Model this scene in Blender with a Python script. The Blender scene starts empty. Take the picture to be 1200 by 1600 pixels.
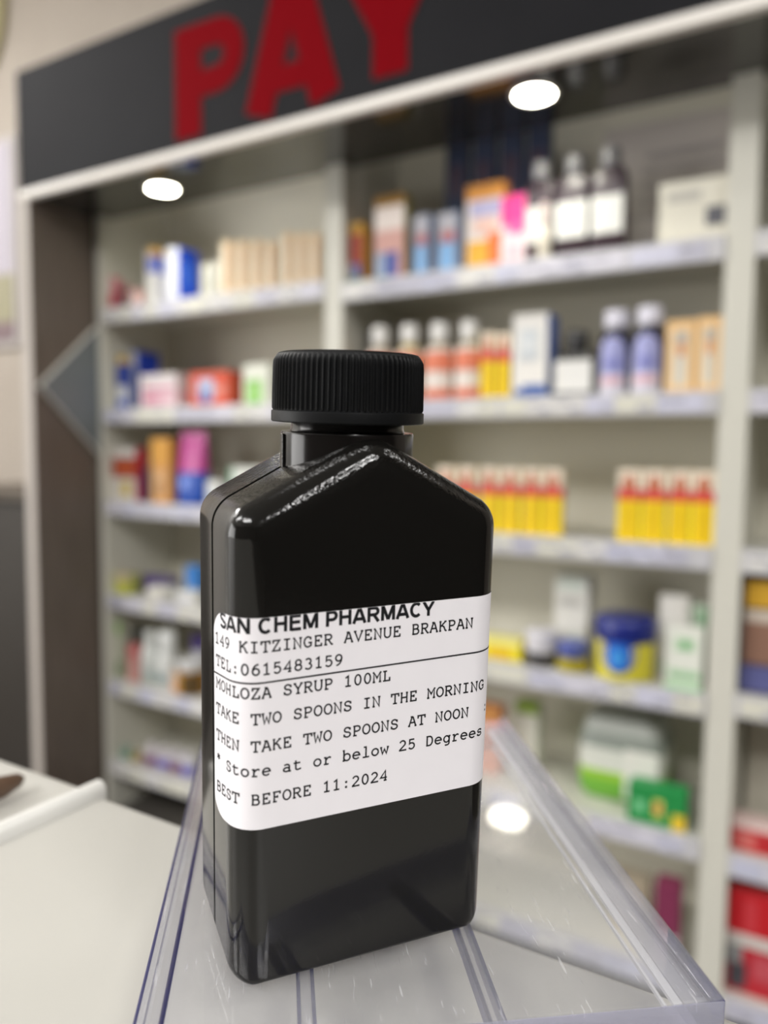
import bpy, bmesh, math, random
from mathutils import Vector, Matrix
random.seed(7)
sc = bpy.context.scene
COL = sc.collection
PI = math.pi
H = 1.25                                   # eye height of the camera above the shop floor

# ------------------------------------------------------------------ camera, world, lights
YAW, PITCH, ROLL = math.radians(30.75), math.radians(4.38), math.radians(.547)
fwd = Vector((-math.sin(YAW)*math.cos(PITCH), math.cos(YAW)*math.cos(PITCH), -math.sin(PITCH)))
rgt = Vector((math.cos(YAW), math.sin(YAW), 0)); upv = rgt.cross(fwd)
rgt, upv = rgt*math.cos(ROLL) + upv*math.sin(ROLL), upv*math.cos(ROLL) - rgt*math.sin(ROLL)
CAM = Vector((0, 0, H))
cd = bpy.data.cameras.new('camera'); cam = bpy.data.objects.new('camera', cd); COL.objects.link(cam)
m = Matrix((rgt, upv, -fwd)).transposed().to_4x4(); m.translation = CAM; cam.matrix_world = m
cd.sensor_fit = 'VERTICAL'; cd.sensor_height = 36; cd.lens = 27; cd.clip_start = .01
cd.dof.use_dof = True; cd.dof.focus_distance = .146; cd.dof.aperture_fstop = 8.6; cd.dof.aperture_blades = 0
sc.camera = cam

w = bpy.data.worlds.new('world'); sc.world = w; w.use_nodes = True
w.node_tree.nodes['Background'].inputs[0].default_value = (.9, .95, 1, 1)
w.node_tree.nodes['Background'].inputs[1].default_value = .25
vs = sc.view_settings
vs.view_transform = 'Standard'; vs.look = 'None'; vs.gamma = 1; vs.exposure = 0.04
try: vs.use_curve_mapping = False
except Exception: pass

def area(loc, sx, sy, power, color=(1, .985, .965), rot=(0, 0, 0)):
    l = bpy.data.lights.new('ceiling_or_fill_light', 'AREA'); l.shape = 'RECTANGLE'; l.size = sx; l.size_y = sy
    l.energy = power; l.color = color
    o = bpy.data.objects.new('ceiling_or_fill_light', l); o.location = loc; o.rotation_euler = rot; COL.objects.link(o); return o
ZC = 3.6
area((-.6, -2.4, ZC-.02), 1.6, .5, 75)
area((-2.6, -1.8, ZC-.02), 1.6, .5, 75)
area((2.3, -1.5, ZC-.02), .5, 1.6, 130)
area((-.15, -.12, ZC-.02), 1.3, .22, 8)
area((-4.0, .4, ZC-.02), .4, 1.6, 78)
area((-4.57, -2.7, 1.6), 3.4, 2.2, 130, (1, .99, .98), (PI/2, 0, -PI/2))   # unseen fill lamp added at the left wall to brighten the shelf interiors
area((1.75, 1.75, ZC-.02), .5, .5, 16)  # lamp added for a thin highlight along the bottle's right gable edge

# ------------------------------------------------------------------ helpers
def at(px, py, Y):
    """the point of the plane y = Y seen at a pixel of the 1200 x 1600 picture"""
    d = rgt*((px-600)/1200) - upv*((py-800)/1200) + fwd
    return CAM + d*(Y/d.y)
def at_z(px, py, Z):
    d = rgt*((px-600)/1200) - upv*((py-800)/1200) + fwd
    return CAM + d*((Z-H)/d.z)
def lin(c):
    return c/12.92 if c <= .04045 else ((c+.055)/1.055)**2.4
def rgb(h):
    return tuple(lin(int(h[i:i+2], 16)/255) for i in (0, 2, 4)) + (1,)
MATS = {}
def mat(h, rough=.5, metal=0, spec=.5, coat=0):
    k = (h, rough, metal, spec, coat)
    if k in MATS: return MATS[k]
    mt = bpy.data.materials.new('mat_'+h); mt.use_nodes = True
    b = mt.node_tree.nodes['Principled BSDF']
    b.inputs['Base Color'].default_value = rgb(h); b.inputs['Roughness'].default_value = rough
    b.inputs['Metallic'].default_value = metal; b.inputs['Specular IOR Level'].default_value = spec
    b.inputs['Coat Weight'].default_value = coat
    MATS[k] = mt; return mt
def noise_mat(name, c0, c1, scale, rough=.5, stretch=(1, 1, 1), bump=0, bscale=200, spec=.5):
    mt = bpy.data.materials.new(name); mt.use_nodes = True; nt = mt.node_tree; n = nt.nodes; L = nt.links
    b = n['Principled BSDF']; b.inputs['Roughness'].default_value = rough; b.inputs['Specular IOR Level'].default_value = spec
    tc = n.new('ShaderNodeTexCoord'); mp = n.new('ShaderNodeMapping'); mp.inputs['Scale'].default_value = stretch
    no = n.new('ShaderNodeTexNoise'); no.inputs['Scale'].default_value = scale; no.inputs['Detail'].default_value = 6
    cr = n.new('ShaderNodeValToRGB'); cr.color_ramp.elements[0].position = .3; cr.color_ramp.elements[1].position = .7
    cr.color_ramp.elements[0].color = rgb(c0); cr.color_ramp.elements[1].color = rgb(c1)
    L.new(tc.outputs['Object'], mp.inputs[0]); L.new(mp.outputs[0], no.inputs[0]); L.new(no.outputs[0], cr.inputs[0])
    L.new(cr.outputs[0], b.inputs['Base Color'])
    if bump:
        n2 = n.new('ShaderNodeTexNoise'); n2.inputs['Scale'].default_value = bscale; n2.inputs['Detail'].default_value = 3
        bp = n.new('ShaderNodeBump'); bp.inputs['Strength'].default_value = bump; bp.inputs['Distance'].default_value = .0003
        L.new(tc.outputs['Object'], n2.inputs[0]); L.new(n2.outputs[0], bp.inputs['Height']); L.new(bp.outputs[0], b.inputs['Normal'])
    return mt
def emit(h, s):
    mt = bpy.data.materials.new('lamp_glow'); mt.use_nodes = True; b = mt.node_tree.nodes['Principled BSDF']
    b.inputs['Base Color'].default_value = rgb(h); b.inputs['Emission Color'].default_value = rgb(h); b.inputs['Emission Strength'].default_value = s
    return mt
def clear(name, tint, gloss_rough=.04, ior=1.5, scratch=False, film=.0):
    """thin clear plastic: lets light straight through with a tint, mirrors by Fresnel"""
    mt = bpy.data.materials.new(name); mt.use_nodes = True; nt = mt.node_tree; n = nt.nodes; L = nt.links
    n.remove(n['Principled BSDF']); out = n['Material Output']
    t = n.new('ShaderNodeBsdfTransparent'); t.inputs[0].default_value = tuple(tint)+(1,)
    g = n.new('ShaderNodeBsdfGlossy'); g.inputs['Roughness'].default_value = gloss_rough
    f = n.new('ShaderNodeFresnel')                                  # same mirror strength on both faces of a sheet
    ge = n.new('ShaderNodeNewGeometry'); mi = n.new('ShaderNodeMix'); mi.inputs[2].default_value = ior; mi.inputs[3].default_value = 1/ior
    L.new(ge.outputs['Backfacing'], mi.inputs[0]); L.new(mi.outputs[0], f.inputs[0])
    g2 = n.new('ShaderNodeBsdfGlossy'); g2.inputs['Roughness'].default_value = .16
    gm = n.new('ShaderNodeMixShader'); gm.inputs[0].default_value = .3; L.new(g.outputs[0], gm.inputs[1]); L.new(g2.outputs[0], gm.inputs[2])
    mx = n.new('ShaderNodeMixShader'); L.new(f.outputs[0], mx.inputs[0]); L.new(t.outputs[0], mx.inputs[1]); L.new(gm.outputs[0], mx.inputs[2])
    res = mx
    if film > 0:                                                    # diffuse white mixed in for a faint milky look
        d = n.new('ShaderNodeBsdfDiffuse'); d.inputs[0].default_value = (.9, .9, .92, 1)
        m2 = n.new('ShaderNodeMixShader'); L.new(res.outputs[0], m2.inputs[1]); L.new(d.outputs[0], m2.inputs[2]); m2.inputs[0].default_value = film
        if scratch:
            tc = n.new('ShaderNodeTexCoord'); mp = n.new('ShaderNodeMapping'); mp.inputs['Scale'].default_value = (7, .5, 1)
            mp.inputs['Rotation'].default_value = (0, 0, .5)
            no = n.new('ShaderNodeTexNoise'); no.inputs['Scale'].default_value = 2.2; no.inputs['Detail'].default_value = 2
            cr = n.new('ShaderNodeValToRGB'); cr.color_ramp.elements[0].position = .67; cr.color_ramp.elements[0].color = (film, film, film, 1)
            cr.color_ramp.elements[1].position = .72; cr.color_ramp.elements[1].color = (.3, .3, .3, 1)
            L.new(tc.outputs['Object'], mp.inputs[0]); L.new(mp.outputs[0], no.inputs[0]); L.new(no.outputs[0], cr.inputs[0]); L.new(cr.outputs[0], m2.inputs[0])
            n3 = n.new('ShaderNodeTexNoise'); n3.inputs['Scale'].default_value = 90; bp = n.new('ShaderNodeBump')
            bp.inputs['Strength'].default_value = .002; bp.inputs['Distance'].default_value = .001
            L.new(tc.outputs['Object'], n3.inputs[0]); L.new(n3.outputs[0], bp.inputs['Height']); L.new(bp.outputs[0], g.inputs['Normal'])
        res = m2
    L.new(res.outputs[0], out.inputs[0]); return mt

class MB:
    """collects faces with material slots; build() links them as one mesh object"""
    def __init__(s): s.v, s.f, s.mi, s.m = [], [], [], []
    def slot(s, mt):
        if mt not in s.m: s.m.append(mt)
        return s.m.index(mt)
    def add(s, vs_, fs, mt):
        o = len(s.v); i = s.slot(mt); s.v += [tuple(p) for p in vs_]
        for f in fs: s.f.append(tuple(o+k for k in f)); s.mi.append(i)
    def box(s, x0, x1, y0, y1, z0, z1, mt, M=None):
        p = [Vector(q) for q in ((x0,y0,z0),(x1,y0,z0),(x1,y1,z0),(x0,y1,z0),(x0,y0,z1),(x1,y0,z1),(x1,y1,z1),(x0,y1,z1))]
        if M is not None: p = [M @ q for q in p]
        s.add(p, ((3,2,1,0),(4,5,6,7),(0,1,5,4),(1,2,6,5),(2,3,7,6),(3,0,4,7)), mt)
    def rings(s, rings, mt, cap0=True, cap1=True):
        n = len(rings[0]); o = len(s.v); i = s.slot(mt)
        for r in rings: s.v += [tuple(p) for p in r]
        for a in range(len(rings)-1):
            for k in range(n):
                s.f.append((o+a*n+k, o+a*n+(k+1)%n, o+(a+1)*n+(k+1)%n, o+(a+1)*n+k)); s.mi.append(i)
        if cap0: s.f.append(tuple(o+k for k in reversed(range(n)))); s.mi.append(i)
        if cap1: s.f.append(tuple(o+(len(rings)-1)*n+k for k in range(n))); s.mi.append(i)
    def lathe(s, prof, mt, n=28, c=(0, 0, 0), sy=1):
        s.rings([[(c[0]+r*math.cos(2*PI*k/n), c[1]+sy*r*math.sin(2*PI*k/n), c[2]+z) for k in range(n)] for r, z in prof], mt)
    def rbox(s, x0, x1, y0, y1, prof, rr, mt, n=5):
        """rounded rectangle lofted through prof = [(z, inset)]"""
        R_ = []
        for z, d in prof:
            a0, a1, b0, b1 = x0+d, x1-d, y0+d, y1-d; r = max(.0005, min(rr-d*.6, (a1-a0)/2.01, (b1-b0)/2.01)); ring = []
            for cx, cy, t0 in ((a1-r, b0+r, -PI/2), (a1-r, b1-r, 0), (a0+r, b1-r, PI/2), (a0+r, b0+r, PI)):
                for k in range(n+1):
                    t = t0 + PI/2*k/n; ring.append((cx+r*math.cos(t), cy+r*math.sin(t), z))
            R_.append(ring)
        s.rings(R_, mt)
    def build(s, name, parent=None, smooth=None, bevel=0):
        me = bpy.data.meshes.new(name); me.from_pydata(s.v, [], s.f)
        for mt in s.m: me.materials.append(mt)
        me.polygons.foreach_set('material_index', s.mi)
        bm = bmesh.new(); bm.from_mesh(me); bmesh.ops.recalc_face_normals(bm, faces=bm.faces); bm.to_mesh(me); bm.free()
        if smooth:
            me.polygons.foreach_set('use_smooth', [True]*len(me.polygons))
            me.set_sharp_from_angle(angle=math.radians(smooth))
        o = bpy.data.objects.new(name, me); COL.objects.link(o)
        if bevel:
            b = o.modifiers.new('bevel', 'BEVEL'); b.width = bevel; b.segments = 2; b.limit_method = 'ANGLE'
        if parent: o.parent = parent
        return o
def tag(o, label=None, cat=None, group=None, kind=None):
    if label: o['label'] = label
    if cat: o['category'] = cat
    if group: o['group'] = group
    if kind: o['kind'] = kind
    return o
def thing(name, label, cat, loc=(0, 0, 0), group=None, M=None):
    o = bpy.data.objects.new(name, None); COL.objects.link(o); o.empty_display_size = .05
    if M is not None: o.matrix_world = M
    else: o.location = loc
    return tag(o, label, cat, group)
def solid(name, args, mt, parent=None, bevel=0):
    b = MB(); b.box(*args, mt); return b.build(name, parent, bevel=bevel)

# ------------------------------------------------------------------ room
WALLY = 1.95 + .35
cream = noise_mat('cream_wall_paint', 'a89e93', 'afa59a', 3, .75)
floor_m = noise_mat('grey_floor_tile', '4e4b47', '57534e', 5, .45)
ceil_m = mat('dedcd6', .9)
tag(solid('floor', (-4.6, 3.4, -4.6, WALLY, -.05, 0), floor_m), kind='structure')
tag(solid('ceiling', (-4.6, 3.4, -4.6, WALLY, ZC, ZC+.05), ceil_m), kind='structure')
tag(solid('wall_back', (-4.6, 3.4, WALLY, WALLY+.08, 0, ZC), cream), kind='structure')
tag(solid('wall_left', (-4.68, -4.6, -4.6, WALLY, 0, ZC), mat('f6f4f0', .8)), kind='structure')
tag(solid('wall_right', (3.4, 3.48, -4.6, WALLY, 0, ZC), mat('2e2a27', .85)), kind='structure')
tag(solid('wall_front', (-4.6, 3.4, -4.68, -4.6, 0, ZC), mat('3a3632', .85)), kind='structure')

# ------------------------------------------------------------------ shelving cabinet
YS, YB = 1.745, 2.06                        # shelf fronts and bay backs
YF = 1.506                                  # front of the fascia and of the end panel
ZS = H + .77                                # soffit height
TOP = H + 1.14
white = mat('d1cfc4', .45)
whiteback = mat('dcd8c9', .6)
rail_m = mat('c3c2c6', .35)
tags_m = [mat(h, .4) for h in ('c9c9da', 'dcdad6', 'b9b8c6', 'cfcdd8', 'd8d6c8', 'c2c3d6')]

def shelving_unit(x0, x1, label):
    t = thing('shelving_unit', label, 'shelving unit', ((x0+x1)/2, YB, 0), 'white shelving units along the wall')
    cx, th = (x0+x1)/2, .028
    for a, b in ((x0, x0+th), (x1-th, x1)):
        q = MB(); q.box(a-cx, b-cx, YS-YB, -.012, 0, ZS-.003, white); q.box(a-cx, b-cx, YS+.05-YB, -.012, ZS-.003, TOP, white)
        q.build('side_panel', t)
    solid('back_panel', (x0+th-cx, x1-th-cx, -.012, 0, 0, TOP), whiteback, t)
    solid('top_panel', (x0+th-cx, x1-th-cx, YS+.05-YB, -.012, TOP-.02, TOP), white, t)
    return t
XA, XB, XC, XD = -2.160, -1.2035, -.1995, .80
shelving_unit(XA, XB, 'white left bay of shelving beside the dark wooden end panel')
shelving_unit(XB, XC, 'white middle bay of shelving behind the black bottle with orange and yellow medicines')
shelving_unit(XC, XD, 'white right bay of shelving cut off by the right edge, holding red boxes')

def shelf(x0, x1, zb, label, nt=7):
    """board whose price rail has its lower edge at height zb; returns the height of its top"""
    x0 += .029; x1 -= .029
    t = thing('shelf', label, 'shelf', (x0, YS, zb), 'white shelves of the medicine cabinet')
    solid('board', (0, x1-x0, .006, YB-YS-.013, .022, .046), white, t)
    r = solid('price_rail', (0, x1-x0, -.004, .005, 0, .050), rail_m, t)
    xx = .01
    while xx < x1-x0-.06:
        wd = random.uniform(.05, .10); wd = min(wd, x1-x0-xx-.005)
        q = MB(); q.box(xx, xx+wd, -.0055, -.0041, .006, .042, random.choice(tags_m))
        dk = mat('8c8b98', .5)
        if random.random() < .7: q.box(xx+.006, xx+wd*.6, -.006, -.0055, .028, .034, dk)
        if random.random() < .6: q.box(xx+wd*.55, xx+wd-.006, -.006, -.0055, .010, .022, mat('a9a8b4', .5))
        q.build('price_label', r); xx += wd + random.choice((.002, .002, .012))
    return zb + .047
ord_ = ['top', 'second', 'third', 'fourth', 'fifth', 'sixth']
ZL = [shelf(XA, XB, H+z, f'{o} white shelf from above in the left bay, {d}') for o, z, d in zip(ord_, (.418, .090, -.217, -.535, -.834, -1.115),
      ('with blue box and cream cartons', 'with orange and pink boxes', 'with pink and blue pouch', 'with yellow-green box', 'with green and pink cartons', 'with small purple bottles'))]
ZM = [shelf(XB, XC, H+z, f'{o} white shelf from above in the middle bay, {d}') for o, z, d in zip(ord_, (.404, .088, -.241, -.560, -.883, -1.2),
      ('with dark labelled bottles', 'with navy bottles and peach cartons', 'with rows of yellow cartons', 'with blue-lidded jar', 'with green packs', 'with maroon box'))]
ZR = [shelf(XC, XD, H+z, f'{o} white shelf from above in the right bay, {d}') for o, z, d in zip(ord_, (.404, .088, -.241, -.548, -.896, -1.216),
      ('empty by the upright', 'empty by the upright', 'empty by the upright', 'with dark carton', 'with red and white flat box', 'with two red boxes'))]

# end panel, fascia, soffit
wood = noise_mat('dark_wood', '564c44', '6b6058', 7, .45, (14, 14, .7))
XE = -2.172
t = thing('end_panel', 'tall dark wooden end panel of the cabinet with pale front edge', 'panel', (XE, YF, 0))
solid('wood_panel', (-.036, 0, .004, YB-YF, 0, ZS-.006), wood, t)
solid('edge_trim', (-.040, .001, 0, .004, 0, ZS-.006), mat('b5ada6', .4), t)
solid('edge_trim', (-.044, -.0405, 0, .03, ZS-.006, TOP), mat('b5ada6', .4), t)
# half diamond fixed on the inner face of the end panel
q = MB()
a, b_, c = (YF+.016, H+.199), (YS-.002, H+.412), (YS-.002, H-.014)
for x0, x1, mt, g in ((0, .018, mat('d6d4cd', .4), 0), (.018, .0194, noise_mat('slate_grey_board', '666c70', '71777b', 4, .35), .004)):
    tri = [(a[0]+g*1.4, a[1]), (b_[0], b_[1]-g*1.4), (c[0], c[1]+g*1.4)]
    q.add([(x0+.0005, y, z) for y, z in tri]+[(x1+.0005, y, z) for y, z in tri], ((0,1,2),(5,4,3),(0,3,4,1),(1,4,5,2),(2,5,3,0)), mt)
o = q.build('diamond_plate'); o.location = (XE, 0, 0)
tag(o, 'slate grey half-diamond plate with pale edge on the dark wooden end panel', 'decoration')

fas = noise_mat('charcoal_board', '1d1d20', '202023', 6, .65, spec=.1)
t = thing('fascia_sign', 'charcoal fascia board with large red capital letters above the shelves', 'sign', (XE-.036, YF, ZS))
FX = XE-.036
q = MB(); q.box(0, 3.05, 0, .018, .019, TOP-ZS, fas); q.build('fascia_board', t)
solid('edge_trim', (0, 3.05, -.003, .020, -.005, .019), mat('e8e3dc', .3, .0), t, bevel=.002)

# ---- stroke lettering
def arc(cx, cy, rx, ry, a0, a1, n=10):
    return [(cx+rx*math.cos(math.radians(a0+(a1-a0)*k/n)), cy+ry*math.sin(math.radians(a0+(a1-a0)*k/n))) for k in range(n+1)]
def ribbon(pts, wd, step):
    """2-D polyline -> strip of quads, mitred, cut fine so that it can follow a curved surface"""
    P = [Vector(p) for p in pts]; P = [p for i, p in enumerate(P) if i == 0 or (p-P[i-1]).length > 1e-6]
    nrm = []
    for i in range(len(P)):
        ds = []
        if i > 0: ds.append((P[i]-P[i-1]).normalized())
        if i < len(P)-1: ds.append((P[i+1]-P[i]).normalized())
        nn = [Vector((-d.y, d.x)) for d in ds]
        if len(nn) == 1: nrm.append(nn[0]*wd/2)
        else:
            mm = nn[0]+nn[1]; l = mm.length
            if l < .3: nrm.append(nn[0]*wd/2)
            else: mm /= l; nrm.append(mm*(wd/2/max(.5, mm.dot(nn[0]))))
    L_, R_ = [], []
    for i in range(len(P)-1):
        k = max(1, int((P[i+1]-P[i]).length/step))
        for j in range(k + (1 if i == len(P)-2 else 0)):
            f = j/k; p = P[i].lerp(P[i+1], f); nn = nrm[i].lerp(nrm[i+1], f); L_.append(p+nn); R_.append(p-nn)
    return L_, R_

LET = {'P': [(.090, [(.105, 0), (.105, 1)]), (.064, [(0, .878), (.5, .878)] + arc(.5, .667, .245, .211, 90, -90) + [(0, .456)])],
       'A': [(.083, [(.155, 0), (.46, 1.02)]), (.083, [(.845, 0), (.54, 1.02)]), (.060, [(.24, .26), (.76, .26)])],
       'Y': [(.088, [(.5, 0), (.5, .46)]), (.083, [(.5, .36), (.14, 1.02)]), (.083, [(.5, .36), (.86, 1.02)])]}
red_vinyl = mat('780812', .7, 0, .02)
def block_letter(ch, x0, wdt, z0, hgt):
    q = MB(); th = .0016
    for j, (st, s_) in enumerate(LET[ch]):
        L_, R_ = ribbon([(x0+x*wdt, z0+y*hgt) for x, y in s_], st, .02)
        n = len(L_); e = .0002*j
        v = [(p.x, -e, p.y) for p in L_]+[(p.x, -e, p.y) for p in R_]+[(p.x, -th-e, p.y) for p in L_]+[(p.x, -th-e, p.y) for p in R_]
        f = []
        for i in range(n-1):
            f += [(2*n+i, 2*n+i+1, 3*n+i+1, 3*n+i), (i, i+1, 2*n+i+1, 2*n+i), (n+i, 3*n+i, 3*n+i+1, n+i+1)]
        f += [(0, 2*n, 3*n, n), (n-1, 2*n-1, 4*n-1, 3*n-1)]
        q.add(v, f, red_vinyl)
    q.build('letter', t)
bx = lambda x: x-FX
block_letter('P', bx(-1.522), .245, .040, .274)
block_letter('A', bx(-1.308), .290, .046, .274)
block_letter('Y', bx(-1.031), .280, .056, .270)

gmirror = mat('747472', .10, .85)
tag(solid('soffit_panel', (FX+.002, FX+3.05, YF+.021, YS+.045, ZS-.002, ZS+.016), gmirror), 'glossy dark grey soffit panel under the fascia mirroring the shelves', 'panel')

glow = emit('fffbe8', 45)
def downlight(px, py, label):
    p = at_z(px, py, ZS)
    t = thing('downlight', label, 'light', (p.x, p.y, ZS-.002), 'round downlights in the soffit')
    q = MB(); n = 32
    q.rings([[(r*math.cos(2*PI*k/n), r*math.sin(2*PI*k/n), z) for k in range(n)] for r, z in ((.050, 0), (.049, -.003), (.041, -.004), (.039, -.001))], mat('e6e4de', .3), False, False)
    q.build('bezel', t, 40)
    q = MB(); q.lathe([(.040, -.0008), (.040, -.0022)], glow, 32); q.build('lamp_disc', t)
    l = bpy.data.lights.new('downlight_beam', 'SPOT'); l.energy = 4; l.spot_size = 2.2; l.spot_blend = .8; l.shadow_soft_size = .035; l.color = (1, .97, .88)
    lo = bpy.data.objects.new('downlight_beam', l); COL.objects.link(lo); lo.parent = t; lo.location = (0, 0, -.012)
downlight(254, 293, 'round lit downlight on the left of the soffit, above the blue box')
downlight(835, 145, 'round lit downlight on the right of the soffit, above the dark bottles')

# left of the cabinet
p0, p1 = at(-120, 255, WALLY-.02), at(31, 540, WALLY-.02)
t = thing('framed_poster', 'pale framed poster on the cream wall left of the cabinet', 'poster', (p1.x, WALLY, p1.z))
ph = p0.z-p1.z; pw = p1.x-p0.x
solid('frame', (-pw, 0, -.02, 0, 0, ph), mat('b9b3b0', .4), t, bevel=.004)
q = MB(); q.box(-pw+.03, -.03, -.024, -.02, .03, ph-.03, mat('b4aeb8', .3))
q.box(-pw+.03, -.03, -.0245, -.024, .03, ph*.35, mat('9b967c', .3)); q.box(-pw+.03, -.03, -.0252, -.0247, .03, ph*.12, mat('7d6a6e', .3)); q.build('print', t)
pc = at(-62, 40, WALLY); pe = at(17, 40, WALLY); rr = (pe-pc).length*.92
t = thing('round_frame', 'round pale yellow frame high on the cream wall at the top left corner', 'frame', (pc.x, WALLY, pc.z))
n = 48
q = MB(); q.rings([[(r*math.cos(2*PI*k/n), y, r*math.sin(2*PI*k/n)) for k in range(n)] for r, y in ((rr, 0), (rr, -.03), (rr*.95, -.045), (rr*.88, -.04), (rr*.86, -.02))], mat('c9c096', .35), False, False)
q.build('rim', t, 40)
q = MB(); q.rings([[(r*math.cos(2*PI*k/n), y, r*math.sin(2*PI*k/n)) for k in range(n)] for r, y in ((rr*.87, -.004), (rr*.87, -.02))], mat('e3e0d2', .4)); q.build('face', t)
pt = at(40, 770, 1.70)
t = thing('low_cabinet', 'dark brown low cabinet against the wall left of the end panel', 'cabinet', (XE-.05, 1.70, 0))
dk = mat('2c2723', .5)
solid('carcass', (-1.1, 0, 0, WALLY-1.71, 0, pt.z-.03), dk, t); solid('top', (-1.1, .0, -.02, WALLY-1.71, pt.z-.03, pt.z), mat('4b4238', .4), t)
for k in range(2): solid('door', (-1.08+.54*k, -.56+.54*k, -.018, -.001, .08, pt.z-.05), mat('2e2924', .45), t)

# ------------------------------------------------------------------ products on the shelves
def facing(px, Yf): return at(px, 700, Yf).x
def carton(name, label, x0, xf, x1, top, zs, front, side=None, topc=None, dec=(), sdec=(), Yf=1.775, group=None, cat='box', depth=.04, r=.5, zt=None):
    """box standing on a shelf at height zs. x0, xf: the front's left and right edge, x1: where its right side ends (pixels);
    dec / sdec: printed fields (u0, v0, u1, v1, colour) on the front / the right side, 0..1"""
    side = side or front; topc = topc or front
    X0 = facing(x0, Yf)
    if xf is None:
        X1 = at(x1, 700, Yf+depth).x
        if X1 < X0+.012: X1 = X0+.012
    else:
        X1 = facing(xf, Yf); d = at(x1, 700, 1.0)-CAM; depth = X1/d.x*1.0-Yf
    for ba, bb in ((XA, XB), (XB, XC), (XC, XD)):
        if ba-.05 < (X0+X1)/2 < bb+.03:
            X0 = max(X0, ba+.031); X1 = max(X0+.012, min(X1, bb-.032)); break
    depth = max(.012, min(depth, YB-.02-Yf))
    zt = (at((x0+x1)/2, top, Yf).z if zt is None else zt)-zs; zt = max(.012, zt); wd = X1-X0
    q = MB(); e = .0006
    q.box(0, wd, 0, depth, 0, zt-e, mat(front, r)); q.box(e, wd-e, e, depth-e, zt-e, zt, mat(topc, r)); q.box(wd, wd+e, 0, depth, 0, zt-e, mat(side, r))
    lv = 0
    for u0, v0, u1, v1, c in dec:
        lv += 1; q.box(u0*wd, u1*wd, -e*lv, -e*(lv-1)-.0001, v0*(zt-e), v1*(zt-e), mat(c, r))
    lv = 1
    for u0, v0, u1, v1, c in sdec:
        lv += 1; q.box(wd+e*(lv-1), wd+e*lv, u0*depth, u1*depth, v0*(zt-e), v1*(zt-e), mat(c, r))
    o = q.build(name); o.location = (X0, Yf, zs+.0005)
    return tag(o, label, cat, group)
def bottle(name, label, x0, x1, top, zs, body, cap, lab=None, capfrac=.18, capw=.5, labspan=(.1, .6), Yf=1.80, group=None, cat='bottle', dec=(), r=.25, round_=True, shoulder=.72, arch=False, caprough=.35):
    xa, xb = facing(x0, Yf), facing(x1, Yf); ca, sa = abs(xb-xa), 1
    foreshort = math.cos(math.atan2(abs((xa+xb)/2), Yf)); R_ = ca/2*(.55+.45*foreshort) if round_ else ca/2*.97*(.7+.3*foreshort)
    zt = at((x0+x1)/2, top, Yf).z-zs
    xc = (xa+xb)/2
    for ba, bb in ((XA, XB), (XB, XC), (XC, XD)):
        if ba-.02 < xc < bb: xc = max(ba+.031+R_, min(xc, bb-.031-R_)); break
    t = thing(name, label, cat, (xc, Yf, zs+.0005), group)
    hb = zt*(1-capfrac); rc = R_*capw
    q = MB()
    if round_:
        q.lathe([(R_*.9, 0), (R_, .004), (R_, hb*shoulder), (R_*.93, hb*(shoulder+.07)), (rc*1.0, hb*.94), (rc*.85, hb*.96), (rc*.85, hb)], mat(body, r))
    else:
        q.rbox(-R_, R_, -R_*.62, R_*.62, [(0, .003), (.004, 0), (hb*shoulder, 0), (hb*(shoulder+.08), R_*.12), (hb*.92, R_*.45)], R_*.3, mat(body, r))
        q.lathe([(rc*.9, hb*.88), (rc*.9, hb)], mat(body, r), 20)
    q.build('body', t, 40)
    q = MB(); q.lathe([(rc*.97, hb), (rc, hb+.002), (rc, zt-.004), (rc*.9, zt)], mat(cap, caprough), 28); q.build('cap', t, 40)
    if lab:
        q = MB(); v0, v1 = labspan; z0, z1 = hb*v0, hb*v1
        bands = [(0, 1, 0, 1, lab)] + list(dec)
        for j, (u0, u1, w0, w1, c) in enumerate(bands):
            e = .0008*(j+1); n = 14; lw = 56 if arch else 80
            if round_:
                ang = [math.radians(-90-lw+2*lw*(u0+(u1-u0)*k/n)) for k in range(n+1)]
                pts = [((R_+e)*math.cos(a), (R_+e)*math.sin(a)) for a in ang]
            else:
                pts = [(-R_*.92+R_*1.84*(u0+(u1-u0)*k/n), -R_*.62-e) for k in range(n+1)]
            lo = z0+(z1-z0)*w0
            hi = [z0+(z1-z0)*w1 - ((z1-z0)*.28*(1-math.sqrt(max(0, 1-(2*k/n-1)**2))) if arch and w1 > .98 else 0) for k in range(n+1)]
            v = [(x, y, lo) for x, y in pts]+[(x, y, hi[i]) for i, (x, y) in enumerate(pts)]
            q.add(v, [(i, i+1, n+2+i, n+1+i) for i in range(n)], mat(c, .5))
        q.build('label', t, 40)
    return t

nth = ['first', 'second', 'third', 'fourth', 'fifth', 'sixth']
# left bay, top shelf
z = ZL[0]
carton('medicine_carton', 'pink upright carton at the wooden panel end of the top left shelf', 168, None, 193, 432, z, 'd65a6c', 'd06878', 'f0e0dd', ((.1, .55, .9, .95, 'efd6d6'), (.3, .1, .7, .4, 'b84456')), depth=.03)
bottle('cream_jar', 'small dark maroon jar between pink cartons on the top left shelf', 193, 214, 446, z, '6d4a48', '8a5f5c', capfrac=.3, capw=.8)
carton('medicine_carton', 'pale pink carton right of the small maroon jar on the top left shelf', 208, None, 228, 452, z, 'e3bdb6', 'd9a7a2', dec=((.1, .3, .9, .6, 'f1e2de'),), depth=.02, Yf=1.765)
carton('medicine_carton', 'white carton with yellow top and blue patch on the top left shelf', 232, None, 264, 385, z, 'd7d6d2', 'cfcfd6', 'd9b23c', ((.25, .86, .95, 1, 'c99a2a'), (.2, .58, .95, .85, '3450b8')), ((.0, .86, 1, 1, 'c99a2a'), (.1, .55, .95, .85, '2f4cc0')), depth=.045)
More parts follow.
